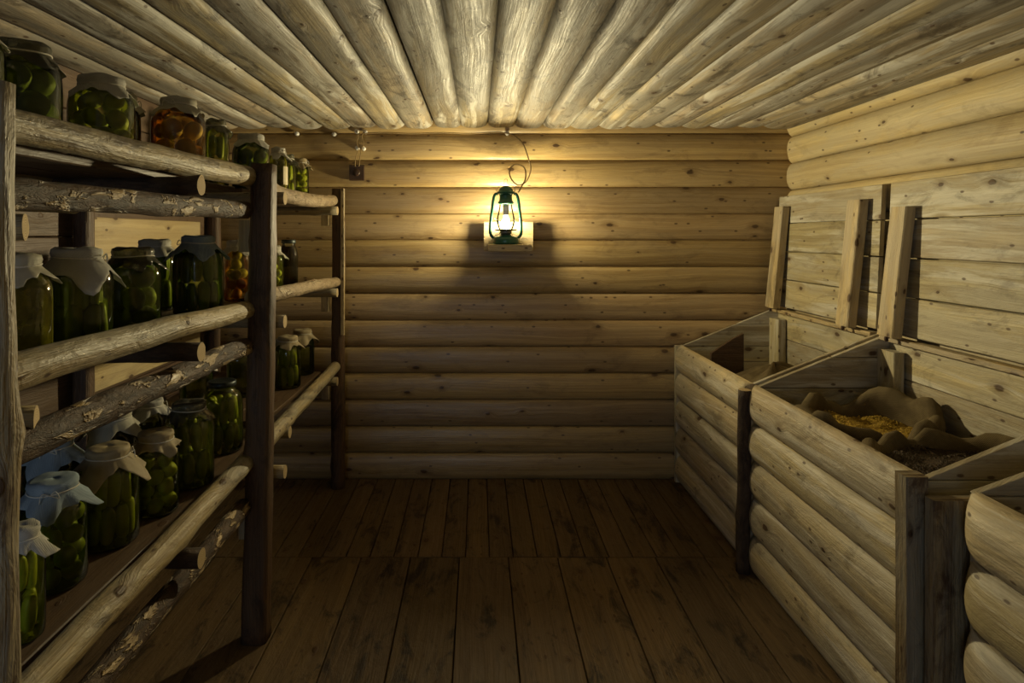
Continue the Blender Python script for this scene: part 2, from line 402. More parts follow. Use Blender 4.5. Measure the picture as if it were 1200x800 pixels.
def lathe(mb, prof, seg=28, cen=(0, 0, 0), fn=None, mi=0, cap=True):
    """prof: list of (r,z); fn(a, k, r, z) -> (r,z) deforms"""
    cen = Vector(cen); rows = []
    for k, (r, z) in enumerate(prof):
        row = []
        for j in range(seg):
            a = 2 * PI * j / seg; rr, zz = fn(a, k, r, z) if fn else (r, z)
            row.append(cen + Vector((rr * math.cos(a), rr * math.sin(a), zz)))
        rows.append(mb.add(row))
    s = 0.0
    for k in range(len(prof) - 1):
        ds = math.hypot(prof[k + 1][0] - prof[k][0], prof[k + 1][1] - prof[k][1])
        for j in range(seg):
            q = (j + 1) % seg; R = max(prof[k][0], .01) * 2 * PI
            mb.quad((rows[k] + j, rows[k] + q, rows[k + 1] + q, rows[k + 1] + j),
                    ((R * j / seg, s), (R * (j + 1) / seg, s), (R * (j + 1) / seg, s + ds), (R * j / seg, s + ds)), mi)
        s += ds
    if cap:
        for k, rev in ((0, True), (len(prof) - 1, False)):
            if prof[k][0] > 1e-5:
                idx = list(range(seg)); idx = idx[::-1] if rev else idx
                mb.quad(tuple(rows[k] + j for j in idx), [(math.cos(j) * .01, math.sin(j) * .01) for j in idx], mi, True)

def wire(mb, pts, r, ring=8, close=False, sub=6, mi=0):
    """smooth tube through points (Catmull-Rom)"""
    P = [Vector(p) for p in pts]; n = len(P); C = []
    rng = range(n) if close else range(n - 1)
    for i in rng:
        g = lambda k: P[k % n] if close else P[min(max(k, 0), n - 1)]
        a, b, c, d = g(i - 1), g(i), g(i + 1), g(i + 2)
        for q in range(sub):
            t = q / sub
            C.append(.5 * ((2 * b) + (c - a) * t + (2 * a - 5 * b + 4 * c - d) * t * t + (3 * b - a - 3 * c + d) * t ** 3))
    if not close: C.append(P[-1])
    m = len(C); rows = []; prev = None
    for i in range(m):
        d = (C[(i + 1) % m] - C[i - 1]) if close else (C[min(i + 1, m - 1)] - C[max(i - 1, 0)])
        d.normalize()
        if prev is None: prev = basis(d)[1]
        s = (prev - d * prev.dot(d)).normalized(); t = d.cross(s); prev = s
        rows.append(mb.add([C[i] + (s * math.cos(2 * PI * j / ring) + t * math.sin(2 * PI * j / ring)) * r for j in range(ring)]))
    for i in range(m if close else m - 1):
        a, b = rows[i], rows[(i + 1) % m]
        for j in range(ring):
            k = (j + 1) % ring
            mb.quad((a + j, a + k, b + k, b + j), ((i * .01, j * .002), (i * .01, j * .002 + .002), (i * .01 + .01, j * .002 + .002), (i * .01 + .01, j * .002)), mi)
    if not close:
        mb.quad(tuple(rows[0] + j for j in range(ring))[::-1], [(0, 0)] * ring, mi); mb.quad(tuple(rows[-1] + j for j in range(ring)), [(0, 0)] * ring, mi)

def tag(o, label=None, cat=None, group=None, kind=None):
    for k, v in (('label', label), ('category', cat), ('group', group), ('kind', kind)):
        if v: o[k] = v
    return o
def empty(name, loc=(0, 0, 0), rz=0.0):
    o = bpy.data.objects.new(name, None); o.empty_display_size = .05; COL.objects.link(o)
    o.location = loc; o.rotation_euler = (0, 0, rz); return o

# ------------------------------------------------------------------ the room
YB, XR, XL, ZC, Y0 = 3.80, 1.85, -1.56, 2.10, -1.6

mb = MB()     # floor boards: wide ones near, narrow ones beyond the seam
x = -.085 - .225 * 8; k = 0
while x < 2.1:
    plank(mb, (x + .1125, Y0, -.0155 + rnd.uniform(-.001, .001)), (x + .1125, 2.886, -.0155 + rnd.uniform(-.001, .001)), (1, 0, 0), .2205, .03, seed=k, ch=.002, segs=6); x += .225; k += 1
x = .053 - .11 * 15
while x < 2.0:
    w = .11
    plank(mb, (x + w / 2, 2.891, -.0155 + rnd.uniform(-.001, .001)), (x + w / 2, 3.85, -.0155), (1, 0, 0), w - .004, .03, seed=100 + k, ch=.002, segs=4); x += w; k += 1
prism(mb, [(-2, Y0, -.06), (2.2, Y0, -.06), (2.2, 3.95, -.06), (-2, 3.95, -.06)], (0, 0, .025), mi=1)
tag(mb.build('floor', [M['floor'], M['gap']]), kind='structure')

mb = MB()     # ceiling of rounded logs running to the back wall, each with a rounded end
pitch = .1625; x = -1.5 * pitch - .02 - pitch * 8; k = 0
while x < 2.0:
    w = pitch + rnd.uniform(-.006, .006)
    half_log(mb, (x + pitch / 2, Y0, ZC + .038), (x + pitch / 2 + rnd.uniform(-.008, .008), 3.775 + rnd.uniform(-.012, .012), ZC + .036 + rnd.uniform(-.006, .004)), (0, 0, -1), w - .003, .036, seed=k + 200, rnd1=.13, prof=16, wav=1.4, pw=3.4)
    x += pitch; k += 1
prism(mb, [(-2, Y0, ZC + .07), (2.2, Y0, ZC + .07), (2.2, 3.95, ZC + .07), (-2, 3.95, ZC + .07)], (0, 0, .03), mi=1)
tag(mb.build('ceiling', [M['ceil'], M['gap']]), kind='structure')

mb = MB()     # back wall: thirteen logs
for i in range(14):
    z = 2.092 - .1612 * (i - .5)
    half_log(mb, (-1.75, YB + .022, z), (2.0, YB + .022, z), (0, -1, 0), .1606, .022 + rnd.uniform(-.002, .003), seed=300 + i, wav=.7, prof=10)
prism(mb, [(-1.9, 3.86, -.05), (2.1, 3.86, -.05), (2.1, 3.86, 2.2), (-1.9, 3.86, 2.2)], (0, .04, 0), mi=1)
tag(mb.build('wall_back', [M['wall'], M['gap']]), kind='structure')

mb = MB()     # right wall: stouter rounded logs, their round ends showing in the corner
z = 2.228
for i in range(14):
    half_log(mb, (XR + .035, Y0, z - .08), (XR + .035, YB + .005, z - .08), (-1, 0, 0), .1585, .04 + rnd.uniform(-.003, .004), seed=340 + i, rnd1=.06, prof=12, wav=.9)
    z -= .16
prism(mb, [(XR + .08, Y0, -.05), (XR + .08, 3.9, -.05), (XR + .08, 3.9, 2.2), (XR + .08, Y0, 2.2)], (.04, 0, 0), mi=1)
tag(mb.build('wall_right', [M['side'], M['gap']]), kind='structure')

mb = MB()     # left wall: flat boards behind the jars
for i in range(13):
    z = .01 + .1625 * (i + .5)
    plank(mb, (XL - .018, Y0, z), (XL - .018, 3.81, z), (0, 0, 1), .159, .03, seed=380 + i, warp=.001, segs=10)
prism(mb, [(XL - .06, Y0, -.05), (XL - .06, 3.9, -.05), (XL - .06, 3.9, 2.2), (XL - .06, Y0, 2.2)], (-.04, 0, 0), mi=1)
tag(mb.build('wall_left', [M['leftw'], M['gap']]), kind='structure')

mb = MB()     # pale boards fixed to the left wall behind the middle of the rack
for i in range(4):
    plank(mb, (XL + .006, 2.50, .93 + .178 * i), (XL + .006, 3.50, .93 + .178 * i), (0, 0, 1), .175, .016, seed=390 + i, warp=.001)
tag(mb.build('trim_1', [M['panel']]), kind='structure')

mb = MB()     # wall behind the viewer, with an open doorway
for i in range(13):
    z = .01 + .1625 * (i + .5)
    if z > 1.95:
        half_log(mb, (-1.7, Y0, z), (2.0, Y0, z), (0, 1, 0), .161, .03, seed=400 + i)
    else:
        half_log(mb, (-1.7, Y0, z), (-1.32, Y0, z), (0, 1, 0), .161, .03, seed=400 + i)
        half_log(mb, (-.40, Y0, z), (2.0, Y0, z), (0, 1, 0), .161, .03, seed=420 + i)
tag(mb.build('wall_front', [M['wall']]), kind='structure')

# ------------------------------------------------------------------ storage rack on the left
rack = tag(empty('storage_rack', (-1.2, 2.3, 0)), 'rustic rack of rough poles and posts holding three tiers of pickle jars along the wall', 'rack')
RO = Vector((-1.2, 2.3, 0))
def rp(mb, name, mats):
    mb.v = [p - RO for p in mb.v]; return mb.build(name, mats, rack)
END = M['end']
# posts: three along the aisle, three against the wall
m_ = MB(); log_tube(m_, (-.768, 1.0, 0), (-.766, 1.0, 1.722), .032, .023, seed=1, rough=.16, square=.5, knobs=4); tag(rp(m_, 'post', [M['split'], END]), 'split grey post nearest the viewer')
m_ = MB(); log_tube(m_, (-.812, 2.31, 0), (-.785, 2.31, 1.738), .046, .041, seed=2, rough=.05, square=.75, knobs=2); tag(rp(m_, 'post', [M['brown'], END]), 'dark brown squared middle post')
m_ = MB(); log_tube(m_, (-.820, 3.69, 0), (-.815, 3.69, 1.748), .040, .036, seed=3, rough=.12, square=.4, knobs=2); tag(rp(m_, 'post', [M['brown'], END]), 'brown post against the back wall')
m_ = MB(); plank(m_, (-.785, 3.65, .9), (-.785, 3.65, 1.748), (1, 0, 0), .022, .018, seed=4, warp=.002); tag(rp(m_, 'post_batten', [M['batten']]), 'pale strip on the back post')
for i, y in enumerate((1.2, 2.42, 3.62)):
    m_ = MB(); log_tube(m_, (-1.52, y, 0), (-1.515, y, 1.76), .032, .03, seed=5 + i, square=.6, knobs=2); rp(m_, 'post', [M['brown'], END])
# crossbars from aisle to wall, three tiers
def crossbar(y, z, x1=-.76, r=.028, seed=0, mat='pole', cut=0.0):
    m_ = MB(); log_tube(m_, (-1.545, y, z - .005), (x1, y, z), r, r * .95, seed=seed, knobs=2, cuts=(0, cut)); return rp(m_, 'crossbar', [M[mat], END])
for ti, zc in enumerate((1.617, 1.150, .575)):
    crossbar(1.185, (1.492, 1.133, .575)[ti], (-.852, -.832, -.83)[ti], .027, 20 + ti, 'pole', .012)
    crossbar(1.765, zc, -.775, .028, 30 + ti, 'barkdark')
    crossbar(2.40, zc, -.735, .026, 40 + ti, 'pole')
    crossbar(3.585, zc + (.07 if ti == 2 else 0), -.80, .026, 50 + ti, 'pole')
crossbar(2.68, .64, -.80, .026, 57, 'pole')
# rails running along the aisle
def rail(p0, p1, r0, r1, seed, mat, bend=(0, 0, 0), rough=.06, label=None, wob=.006, knobs=4):
    m_ = MB(); log_tube(m_, p0, p1, r0, r1, seed=seed, bend=bend, rough=rough, wob=wob, knobs=knobs); o = rp(m_, 'rail', [M[mat], END])
    if label: o['label'] = label
    return o
rail((-.842, .72, 1.672), (-.838, 2.275, 1.690), .030, .036, 61, 'pole')
rail((-.842, .72, 1.548), (-.838, 2.265, 1.570), .030, .030, 62, 'bark', rough=.12, label='bark covered rail')
rail((-.842, .72, 1.222), (-.838, 2.275, 1.208), .036, .032, 63, 'pole', bend=(0, 0, .012))
rail((-.842, .72, 1.105), (-.838, 2.265, 1.078), .034, .031, 64, 'bark', rough=.14, label='bark covered rail')
rail((-.838, .80, .625), (-.838, 2.275, .650), .034, .032, 65, 'pole', wob=.012)
rail((-.832, .85, .500), (-.845, 2.265, .500), .031, .030, 66, 'bark', rough=.12, label='bark covered rail')
rail((-.842, 2.345, 1.678), (-.815, 3.53, 1.672), .034, .031, 67, 'barkpale', bend=(0, 0, -.03), rough=.1)
rail((-.842, 2.345, 1.245), (-.815, 3.60, 1.210), .030, .030, 68, 'barkpale', rough=.12)
rail((-.842, 2.345, .650), (-.815, 3.60, .725), .031, .030, 69, 'pole')
# inner poles and cleats
rail((-1.20, 1.0, 1.63), (-1.18, 2.2, 1.632), .010, .010, 71, 'pole', knobs=1, wob=.002)
rail((-1.10, 1.0, 1.555), (-1.12, 1.74, 1.56), .020, .022, 72, 'pole', knobs=1)
for (y, x, z, h) in ((2.37, -.875, 1.475, .12), (3.655, -.885, 1.575, .085), (3.655, -.885, 1.085, .10), (3.655, -.885, .575, .10), (2.37, -.875, .39, .10)):
    m_ = MB(); plank(m_, (x, y, z - h / 2), (x, y, z + h / 2), (1, 0, 0), .045, .03, seed=int(y * 90 + z * 10), warp=.001); rp(m_, 'cleat', [M['batten'], END])
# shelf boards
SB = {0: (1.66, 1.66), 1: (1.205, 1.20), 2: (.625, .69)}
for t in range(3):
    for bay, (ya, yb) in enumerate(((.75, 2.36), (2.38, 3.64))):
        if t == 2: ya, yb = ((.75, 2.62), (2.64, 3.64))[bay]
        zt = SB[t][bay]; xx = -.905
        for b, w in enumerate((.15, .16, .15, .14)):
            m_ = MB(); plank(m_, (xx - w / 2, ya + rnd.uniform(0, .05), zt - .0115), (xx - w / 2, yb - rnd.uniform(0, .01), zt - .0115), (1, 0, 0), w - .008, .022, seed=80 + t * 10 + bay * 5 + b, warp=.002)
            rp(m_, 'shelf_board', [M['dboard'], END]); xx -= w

# ------------------------------------------------------------------ pickle jars
def smooth(prof, it=1):
    for _ in range(it):
        q = [prof[0]]
        for a, b in zip(prof[:-1], prof[1:]):
            q.append((a[0] * .75 + b[0] * .25, a[1] * .75 + b[1] * .25)); q.append((a[0] * .25 + b[0] * .75, a[1] * .25 + b[1] * .75))
        prof = q + [prof[-1]]
    return prof
def jar_profile(R, H, nr):
    return smooth([(R * .55, 0), (R * .93, .001), (R, .014), (R, H * .40), (R, H * .64), (R * .97, H * .74), (R * .83, H * .83), (nr * 1.04, H * .885), (nr, H * .91), (nr, H * .945), (nr * 1.08, H * .955), (nr * 1.08, H * .995), (nr * .98, H)], 1)
def rad_at(prof, z):
    for a, b in zip(prof[:-1], prof[1:]):
        if a[1] <= z <= b[1] and b[1] > a[1]: return a[0] + (b[0] - a[0]) * (z - a[1]) / (b[1] - a[1])
    return prof[-1][0]
def veg_mesh(kind):
    m_ = MB()
    if kind == 'cucumber':
        n = 12; pr = []
        for i in range(n + 1):
            a = PI * i / n; pr.append((max(1e-4, math.sin(a) ** .62) * .021, -math.cos(a) * .056))
        lathe(m_, pr, 14, fn=lambda a, k, r, z: (r * (1 + .07 * noise.noise(Vector((math.cos(a) * 3, math.sin(a) * 3, z * 110)))), z))
        for p in m_.v: p.x += .006 * (1 - (p.z / .056) ** 2)
    else:
        n = 10; pr = []
        for i in range(n + 1):
            a = PI * i / n; r = math.sin(a); z = -math.cos(a)
            if z > .6: z -= .25 * (z - .6)
            pr.append((max(1e-4, r) * 1.0, z * (.92 if kind != 'olive' else 1.12)))
        lathe(m_, pr, 16, fn=lambda a, k, r, z: (r * (1 + .035 * math.cos(5 * a)), z))
    return m_
VM = {}
def veg_obj(kind, name):
    if kind not in VM:
        o = veg_mesh(kind).build(name, M[kind]); VM[kind] = o.data; return o
    o = bpy.data.objects.new(name, VM[kind]); COL.objects.link(o); return o
VNAME = {'cucumber': 'pickled_cucumber', 'tomato': 'green_tomato', 'red': 'red_tomato', 'peach': 'peach_half', 'olive': 'pickled_squash'}

def cover(m_, nr, H, skirt, corner, R, seed, flare=.55, tilt=0.0):
    """a square of paper or cloth tied over the mouth: flat top, gathered neck, flared skirt with four corners"""
    rg = random.Random(seed); ph = rg.random() * PI / 2; seg = 48
    ks = [rg.randint(9, 13), rg.randint(17, 23)]; p1, p2 = rg.random() * 6, rg.random() * 6
    zt = H + .002
    prof = [(0, .0)] * 1 + [(nr * .5, 0), (nr * .95, 0), (nr * 1.13, -.003), (nr * 1.16, -.012), (nr * 1.10, -.022), (nr * 1.12, -.026)]
    T = 7
    prof = [(r, zt + z) for r, z in prof]
    base = len(prof)
    prof += [(nr * 1.12, zt - .026)] * T
    def fn(a, k, r, z):
        if k < base:
            if k >= 4: r *= 1 + .025 * math.sin(ks[1] * a + p2)
            elif k < 3: z -= .003 * math.sin(3 * a + p1) * (r / nr)
            return max(r, 1e-5), z
        t = (k - base + 1) / T
        c = abs(math.cos(2 * (a - ph))) ** 3
        Ls = skirt + corner * c
        x = Ls * t
        rr = r + x * (flare + .25 * noise.noise(Vector((math.cos(a) * 1.3, math.sin(a) * 1.3, seed)))) + .006 * t * math.sin(ks[0] * a + p1) + .003 * t * math.sin(ks[1] * a + p2)
        zz = z - x * (1 - flare * .45) * .85 - .004 * t * math.cos(ks[0] * a)
        rj = rad_at(jar_profile(R, H, nr), max(0, zz)) + .003
        return max(rr, rj), zz
    lathe(m_, prof, seg, fn=fn, cap=False)

NJ = [0]
JAR_GROUP = 'pickle jars on the pole rack'
def jar(tier, bay, X, y, R, H, content, brine, cov, label, fill=.9, rz=None, neck=None, skirt=.028, corner=.04):
    X, y = X * 1.033, y * 1.033
    NJ[0] += 1; sd = NJ[0]; rg = random.Random(sd * 5 + 1)
    z0 = SB[tier][bay] + .001
    root = tag(empty('pickle_jar', (X, y, z0), rg.random() * 6.28 if rz is None else rz), label, 'jar', JAR_GROUP)
    nr = neck or min(.047, R * .66)
    pr = jar_profile(R, H, nr)
    m_ = MB(); lathe(m_, pr, 36, cap=False); m_.quad(tuple(range(36))[::-1], [(0, 0)] * 36); m_.build('glass_body', M['glass'], root)
    zf = H * fill * .9
    bp = [(max(.001, r - .0035), max(z, .004)) for r, z in pr if z < zf]
    bp = [(1e-4, .004)] + bp + [(max(.001, rad_at(pr, zf) - .0035), zf), (1e-4, zf)]
    m_ = MB(); lathe(m_, bp, 30, cap=False); m_.build('brine', M[brine], root)
    if content == 'cucumber':
        n = max(4, int(2 * PI * (R - .024) / .043))
        sc = .92 * min(1.0, R / .07) ** .5
        for lay, zz in enumerate((.058 * sc + .008, H * .60)):
            for i in range(n):
                a = 2 * PI * (i + .5 * lay) / n + rg.uniform(-.1, .1)
                rr = R - .0265 * sc - .003 if lay == 0 else min(R, rad_at(pr, min(zz + .05, H * .86))) - .028 * sc
                rr = max(rr, .012)
                if lay == 1 and zz + .055 * sc > zf: zz = zf - .057 * sc
                o = veg_obj('cucumber', VNAME['cucumber']); o.parent = root
                o.location = (rr * math.cos(a), rr * math.sin(a), zz + rg.uniform(-.004, .004)); o.scale = (sc, sc, sc * rg.uniform(.9, 1.0))
                o.rotation_euler = (rg.uniform(-.08, .08), rg.uniform(-.08, .08), a + PI)
    elif content in ('tomato', 'red', 'peach', 'olive', 'mixed'):
        s = {'tomato': .0255, 'red': .025, 'peach': .034, 'olive': .033, 'mixed': .03}[content] * (1 if R > .06 else .8)
        zz = s + .006; lay = 0
        while zz + s * .7 < zf:
            rad = min(rad_at(pr, min(zz + s * .6, H * .98)), rad_at(pr, zz)) - s - .005
            n = max(1, int(2 * PI * max(rad, 0) / (2 * s))) if rad > s * .45 else 1
            if n == 2: n = 1
            for i in range(n):
                a = 2 * PI * (i + .5 * (lay % 2)) / n + rg.uniform(-.08, .08)
                kind = content if content != 'mixed' else ('red' if zz < H * .36 else 'tomato')
                o = veg_obj(kind, VNAME[kind]); o.parent = root
                q = s * rg.uniform(.9, 1.0); rr = rad if n > 1 else 0
                o.location = (rr * math.cos(a), rr * math.sin(a), zz + rg.uniform(-.003, .003)); o.scale = (q, q, q)
                o.rotation_euler = (rg.uniform(-.9, .9), rg.uniform(-.9, .9), rg.uniform(0, 6))
            zz += s * 1.72; lay += 1
    if cov in ('paper', 'whitecloth', 'bluecloth', 'tan', 'film'):
        m_ = MB(); cover(m_, nr, H, skirt, corner, R, sd)
        c = m_.build('paper_cover' if cov in ('paper', 'tan') else 'film_cover' if cov == 'film' else 'cloth_cover', M[cov], root, solid=.0008)
        m_ = MB(); wire(m_, [(nr * 1.15 * math.cos(a), nr * 1.15 * math.sin(a), H - .022 + .002 * math.sin(a * 2)) for a in [2 * PI * i / 12 for i in range(12)]], .0018, 6, True, 3)
        wire(m_, [(nr * 1.15, 0, H - .022), (nr * 1.3, .012, H - .012), (nr * 1.35, .02, H - .028), (nr * 1.2, .004, H - .024), (nr * 1.35, -.015, H - .014), (nr * 1.4, -.02, H - .035)], .0013, 5, False, 4)
        m_.build('tie_string', M['ltwine'], c)
    elif cov == 'lid':
        m_ = MB(); lathe(m_, [(nr * 1.13, H - .016), (nr * 1.15, H - .015), (nr * 1.15, H + .001), (nr * 1.08, H + .0035), (nr * .9, H + .002), (1e-4, H + .002)], 36, fn=lambda a, k, r, z: (r * (1 + (.015 * math.cos(36 * a) if k < 2 else 0)), z), cap=False); m_.build('tin_lid', M['lid'], root)
    if label and 'cream paper label' in label:
        m_ = MB(); rows = []
        for zq in (H * .25, H * .62):
            rows.append(m_.add([((R + .001) * math.cos(a), (R + .001) * math.sin(a), zq) for a in [2 * PI * i / 30 for i in range(24)]]))
        for i in range(23): m_.quad((rows[0] + i, rows[0] + i + 1, rows[1] + i + 1, rows[1] + i), [(0, 0)] * 4)
        m_.build('paper_label', M['label'], root)
    return root
def at(u, X): return F * X / (u - 560.0)
J = [
 # top tier, aisle bay
 (0, 0, -.94, 1.13, .077, .23, 'tomato', 'brine_green', 'paper', 'top shelf jar cut off at the left edge, nearer than the near post'),
 (0, 0, -.95, 1.31, .074, .228, 'olive', 'brine_dark', 'film', 'large dark green jar on the top shelf just behind the near post'),
 (0, 0, -.945, 1.58, .077, .225, 'tomato', 'brine_green', 'whitecloth', 'big top shelf jar of green tomatoes with cloth cover, left of amber fruit jar'),
 (0, 0, -1.03, 1.83, .046, .24, 'cucumber', 'brine_green', 'paper', 'slim green jar between the large tomato jar and amber fruit jar, top shelf'),
 (0, 0, -.935, 1.965, .082, .255, 'peach', 'brine_amber', 'paper', 'wide jar of amber fruit halves on the top shelf'),
 (0, 0, -1.085, 2.46, .052, .265, 'cucumber', 'brine_green', 'whitecloth', 'narrow green jar peeking out just right of the amber fruit jar, behind its neighbours'),
 (0, 0, -.945, 2.27, .046, .245, 'cucumber', 'brine_green', 'film', 'slim film covered gherkin jar right of the amber fruit jar, top shelf'),
 (0, 1, -.945, 2.62, .077, .248, 'olive', 'brine_dark', 'whitecloth', 'round shouldered green jar standing above the dark middle post on the top shelf'),
 (0, 1, -.93, 2.93, .043, .235, 'none', 'brine_olive', 'whitecloth', 'small jar wrapped in a cream paper label on the top shelf past the middle post'),
 (0, 1, -.945, 3.13, .041, .228, 'cucumber', 'brine_green', 'film', 'slim bright green jar between the labelled and the last top shelf jar'),
 (0, 1, -.945, 3.34, .048, .235, 'tomato', 'brine_green', 'tan', 'last jar at the back end of the top shelf, tan paper cover'),
 # middle tier
 (1, 0, -.945, 1.272, .077, .232, 'none', 'brine_olive', 'paper', 'cloudy olive yellow jar beside the near post on the middle shelf'),
 (1, 0, -.945, 1.482, .079, .24, 'cucumber', 'brine_dark', 'whitecloth', 'dark cucumber jar with large crumpled white cover on the middle shelf near the viewer'),
 (1, 0, -.955, 1.742, .073, .235, 'olive', 'brine_dark', 'film', 'jar of big olive green vegetables on the middle shelf, behind the white crumpled cover'),
 (1, 0, -1.13, 2.2, .07, .255, 'cucumber', 'brine_dark', 'paper', 'string tied dark jar behind the front row, left of the largest middle shelf jar'),
 (1, 0, -.94, 2.115, .082, .268, 'cucumber', 'brine_dark', 'bluecloth', 'largest dark green jar on the middle shelf, pale blue cloth cover with white tie'),
 (1, 1, -.99, 2.58, .052, .252, 'mixed', 'brine_amber', 'whitecloth', 'jar of green over red tomatoes just left of the dark middle post'),
 (1, 1, -1.12, 2.98, .05, .25, 'cucumber', 'brine_green', 'whitecloth', 'middle shelf jar mostly hidden by the dark middle post, white cloth showing'),
 (1, 1, -.93, 2.86, .045, .225, 'tomato', 'brine_green', 'paper', 'jar of bright green tomatoes just right of the dark middle post on the middle shelf'),
 (1, 1, -.96, 3.19, .048, .25, 'none', 'brine_brown', 'lid', 'dark brown jar with tin lid at the back end of the middle shelf'),
 # lowest tier
 (2, 0, -.94, 1.293, .045, .235, 'cucumber', 'brine_green', 'whitecloth', 'narrow green jar with white paper twist beside the near post on the lowest shelf'),
 (2, 0, -1.01, 1.495, .075, .255, 'tomato', 'brine_dark', 'bluecloth', 'jar with a pale cloth cap above round tomatoes, front of the lowest shelf'),
 (2, 0, -1.205, 1.78, .077, .258, 'none', 'brine_dark', 'bluecloth', 'back row jar under a wide bluish cloth on the lowest shelf near the viewer'),
 (2, 0, -1.0, 1.70, .08, .262, 'cucumber', 'brine_green', 'tan', 'cucumber jar with a long pointed tan paper cover on the lowest shelf'),
 (2, 0, -.965, 1.885, .066, .245, 'tomato', 'brine_green', 'tan', 'jar packed with round green tomatoes on the lowest shelf'),
 (2, 0, -1.16, 2.0, .074, .275, 'none', 'brine_brown', 'paper', 'dark jar with big tilted pale paper cover in the back row of the lowest shelf'),
 (2, 0, -.965, 2.10, .082, .278, 'cucumber', 'brine_green', 'film', 'large bright green cucumber jar with clear film cover on the lowest shelf'),
 (2, 0, -.985, 2.42, .08, .272, 'cucumber', 'brine_green', 'lid', 'cucumber jar with a dark lid just left of the middle post on the lowest shelf'),
 (2, 0, -1.16, 2.215, .064, .255, 'none', 'brine_dark', 'whitecloth', 'dark back row jar with a small white cap, left of the film covered cucumber jar'),
 (2, 1, -1.19, 2.66, .068, .25, 'none', 'brine_dark', 'whitecloth', 'dark back row jar with a ragged white cap, above the dark lidded cucumber jar'),
 (2, 1, -1.13, 2.98, .06, .26, 'none', 'brine_dark', 'bluecloth', 'greenish capped jar half hidden left of the dark middle post, lowest shelf'),
 (2, 1, -.955, 3.16, .066, .262, 'cucumber', 'brine_green', 'tan', 'cucumber jar with crumpled cover just right of the middle post, lowest shelf'),
 (2, 1, -.965, 3.46, .066, .25, 'none', 'brine_dark', 'tan', 'last jar at the back end of the lowest shelf, drooping tan paper'),
]
big = {13: (.05, .075), 24: (.035, .075), 26: (.045, .07), 23: (.05, .08), 22: (.04, .04), 33: (.03, .06), 16: (.035, .055)}
for i, a in enumerate(J):
    sk, co = big.get(i + 1, (.026, .034))
    jar(*a, skirt=sk, corner=co, fill=.97 if a[6] != 'olive' else .95)

# ------------------------------------------------------------------ lantern, bracket, wiring
LX, LY, LZ = .161, 3.628, 1.426
br = tag(empty('wall_bracket', (LX + .02, 3.78, 1.385)), 'rough wooden bracket shelf on the back wall under the green lantern', 'shelf')
m_ = MB(); plank(m_, (-.145, -.052, .085), (.145, -.052, .085), (0, 0, 1), .172, .034, seed=500, warp=.007, segs=14, ch=.004); m_.build('back_plate', [M['batten']], br)
m_ = MB(); plank(m_, (-.122, -.16, .02), (.122, -.16, .02), (0, 1, 0), .18, .04, seed=501, warp=.002); m_.build('shelf_plate', [M['batten']], br)
for sx in (-.08, .08):
    m_ = MB(); plank(m_, (sx, .022, .01), (sx, .022, .16), (1, 0, 0), .05, .105, seed=502); m_.build('spacer_block', [M['batten']], br)

lan = tag(empty('kerosene_lantern', (LX, LY, LZ), .0), 'green hurricane lantern with a lit bulb standing on the wall bracket', 'lantern')
m_ = MB(); lathe(m_, smooth([(.062, 0), (.072, .002), (.075, .012), (.074, .03), (.066, .043), (.045, .05), (.03, .053), (1e-4, .053)]), 36); m_.build('fuel_tank', M['enamel'], lan)
m_ = MB(); lathe(m_, [(.030, .05), (.032, .062), (.036, .064), (.036, .074), (.028, .08), (.02, .082), (1e-4, .082)], 28); lathe(m_, [(.03, .076), (.060, .078), (.066, .083), (.065, .086), (.03, .084), (1e-4, .084)], 36); m_.build('burner_and_shade_plate', M['tin'], lan)  # burner collar, plus a wide plate added to shade floor and lower wall
m_ = MB(); lathe(m_, smooth([(.034, .075), (.044, .095), (.053, .125), (.052, .155), (.043, .19), (.037, .215), (.036, .232)], 2), 36, cap=False); m_.build('glass_globe', M['globe'], lan)
m_ = MB(); lathe(m_, smooth([(.040, .230), (.046, .234), (.046, .242), (.038, .25), (.036, .285), (.05, .292), (.052, .30), (.044, .305), (.040, .318), (.028, .33), (.012, .336), (1e-4, .337)]), 32); m_.build('chimney_cap', M['enamel'], lan)
for s in (-1, 1):
    m_ = MB(); wire(m_, [(s * .052, 0, .03), (s * .074, 0, .04), (s * .089, 0, .065), (s * .088, 0, .12), (s * .079, 0, .20), (s * .070, 0, .265), (s * .060, 0, .288), (s * .045, 0, .29)], .0085, 12, sub=8); m_.build('side_tube', M['enamel'], lan)
m_ = MB()
for sx in (-1, 1):
    wire(m_, [(sx * .083, 0, .16), (sx * .03, -.05, .13), (-sx * .03, -.052, .115), (-sx * .086, 0, .09)], .0014, 6)
    wire(m_, [(sx * .083, 0, .16), (sx * .03, .05, .13), (-sx * .03, .052, .115), (-sx * .086, 0, .09)], .0014, 6)
m_.build('globe_guard', M['tin'], lan)
m_ = MB(); wire(m_, [(-.05, 0, .30), (-.053, -.012, .315), (-.04, -.02, .332), (-.012, -.02, .345), (-.010, -.012, .366), (.0, -.008, .376), (.010, -.012, .366), (.012, -.02, .345), (.04, -.02, .332), (.053, -.012, .315), (.05, 0, .30)], .0016, 6); m_.build('bail_handle', M['tin'], lan)
m_ = MB(); lathe(m_, smooth([(.014, .23), (.017, .228), (.018, .185), (.016, .172), (.013, .165), (1e-4, .165)]), 24); m_.build('bulb_socket', M['socket'], lan)
m_ = MB(); lathe(m_, smooth([(.012, .166), (.013, .155), (.022, .135), (.027, .115), (.024, .097), (.012, .088), (1e-4, .087)], 2), 28, cap=False); m_.build('light_bulb', M['bulb'], lan)

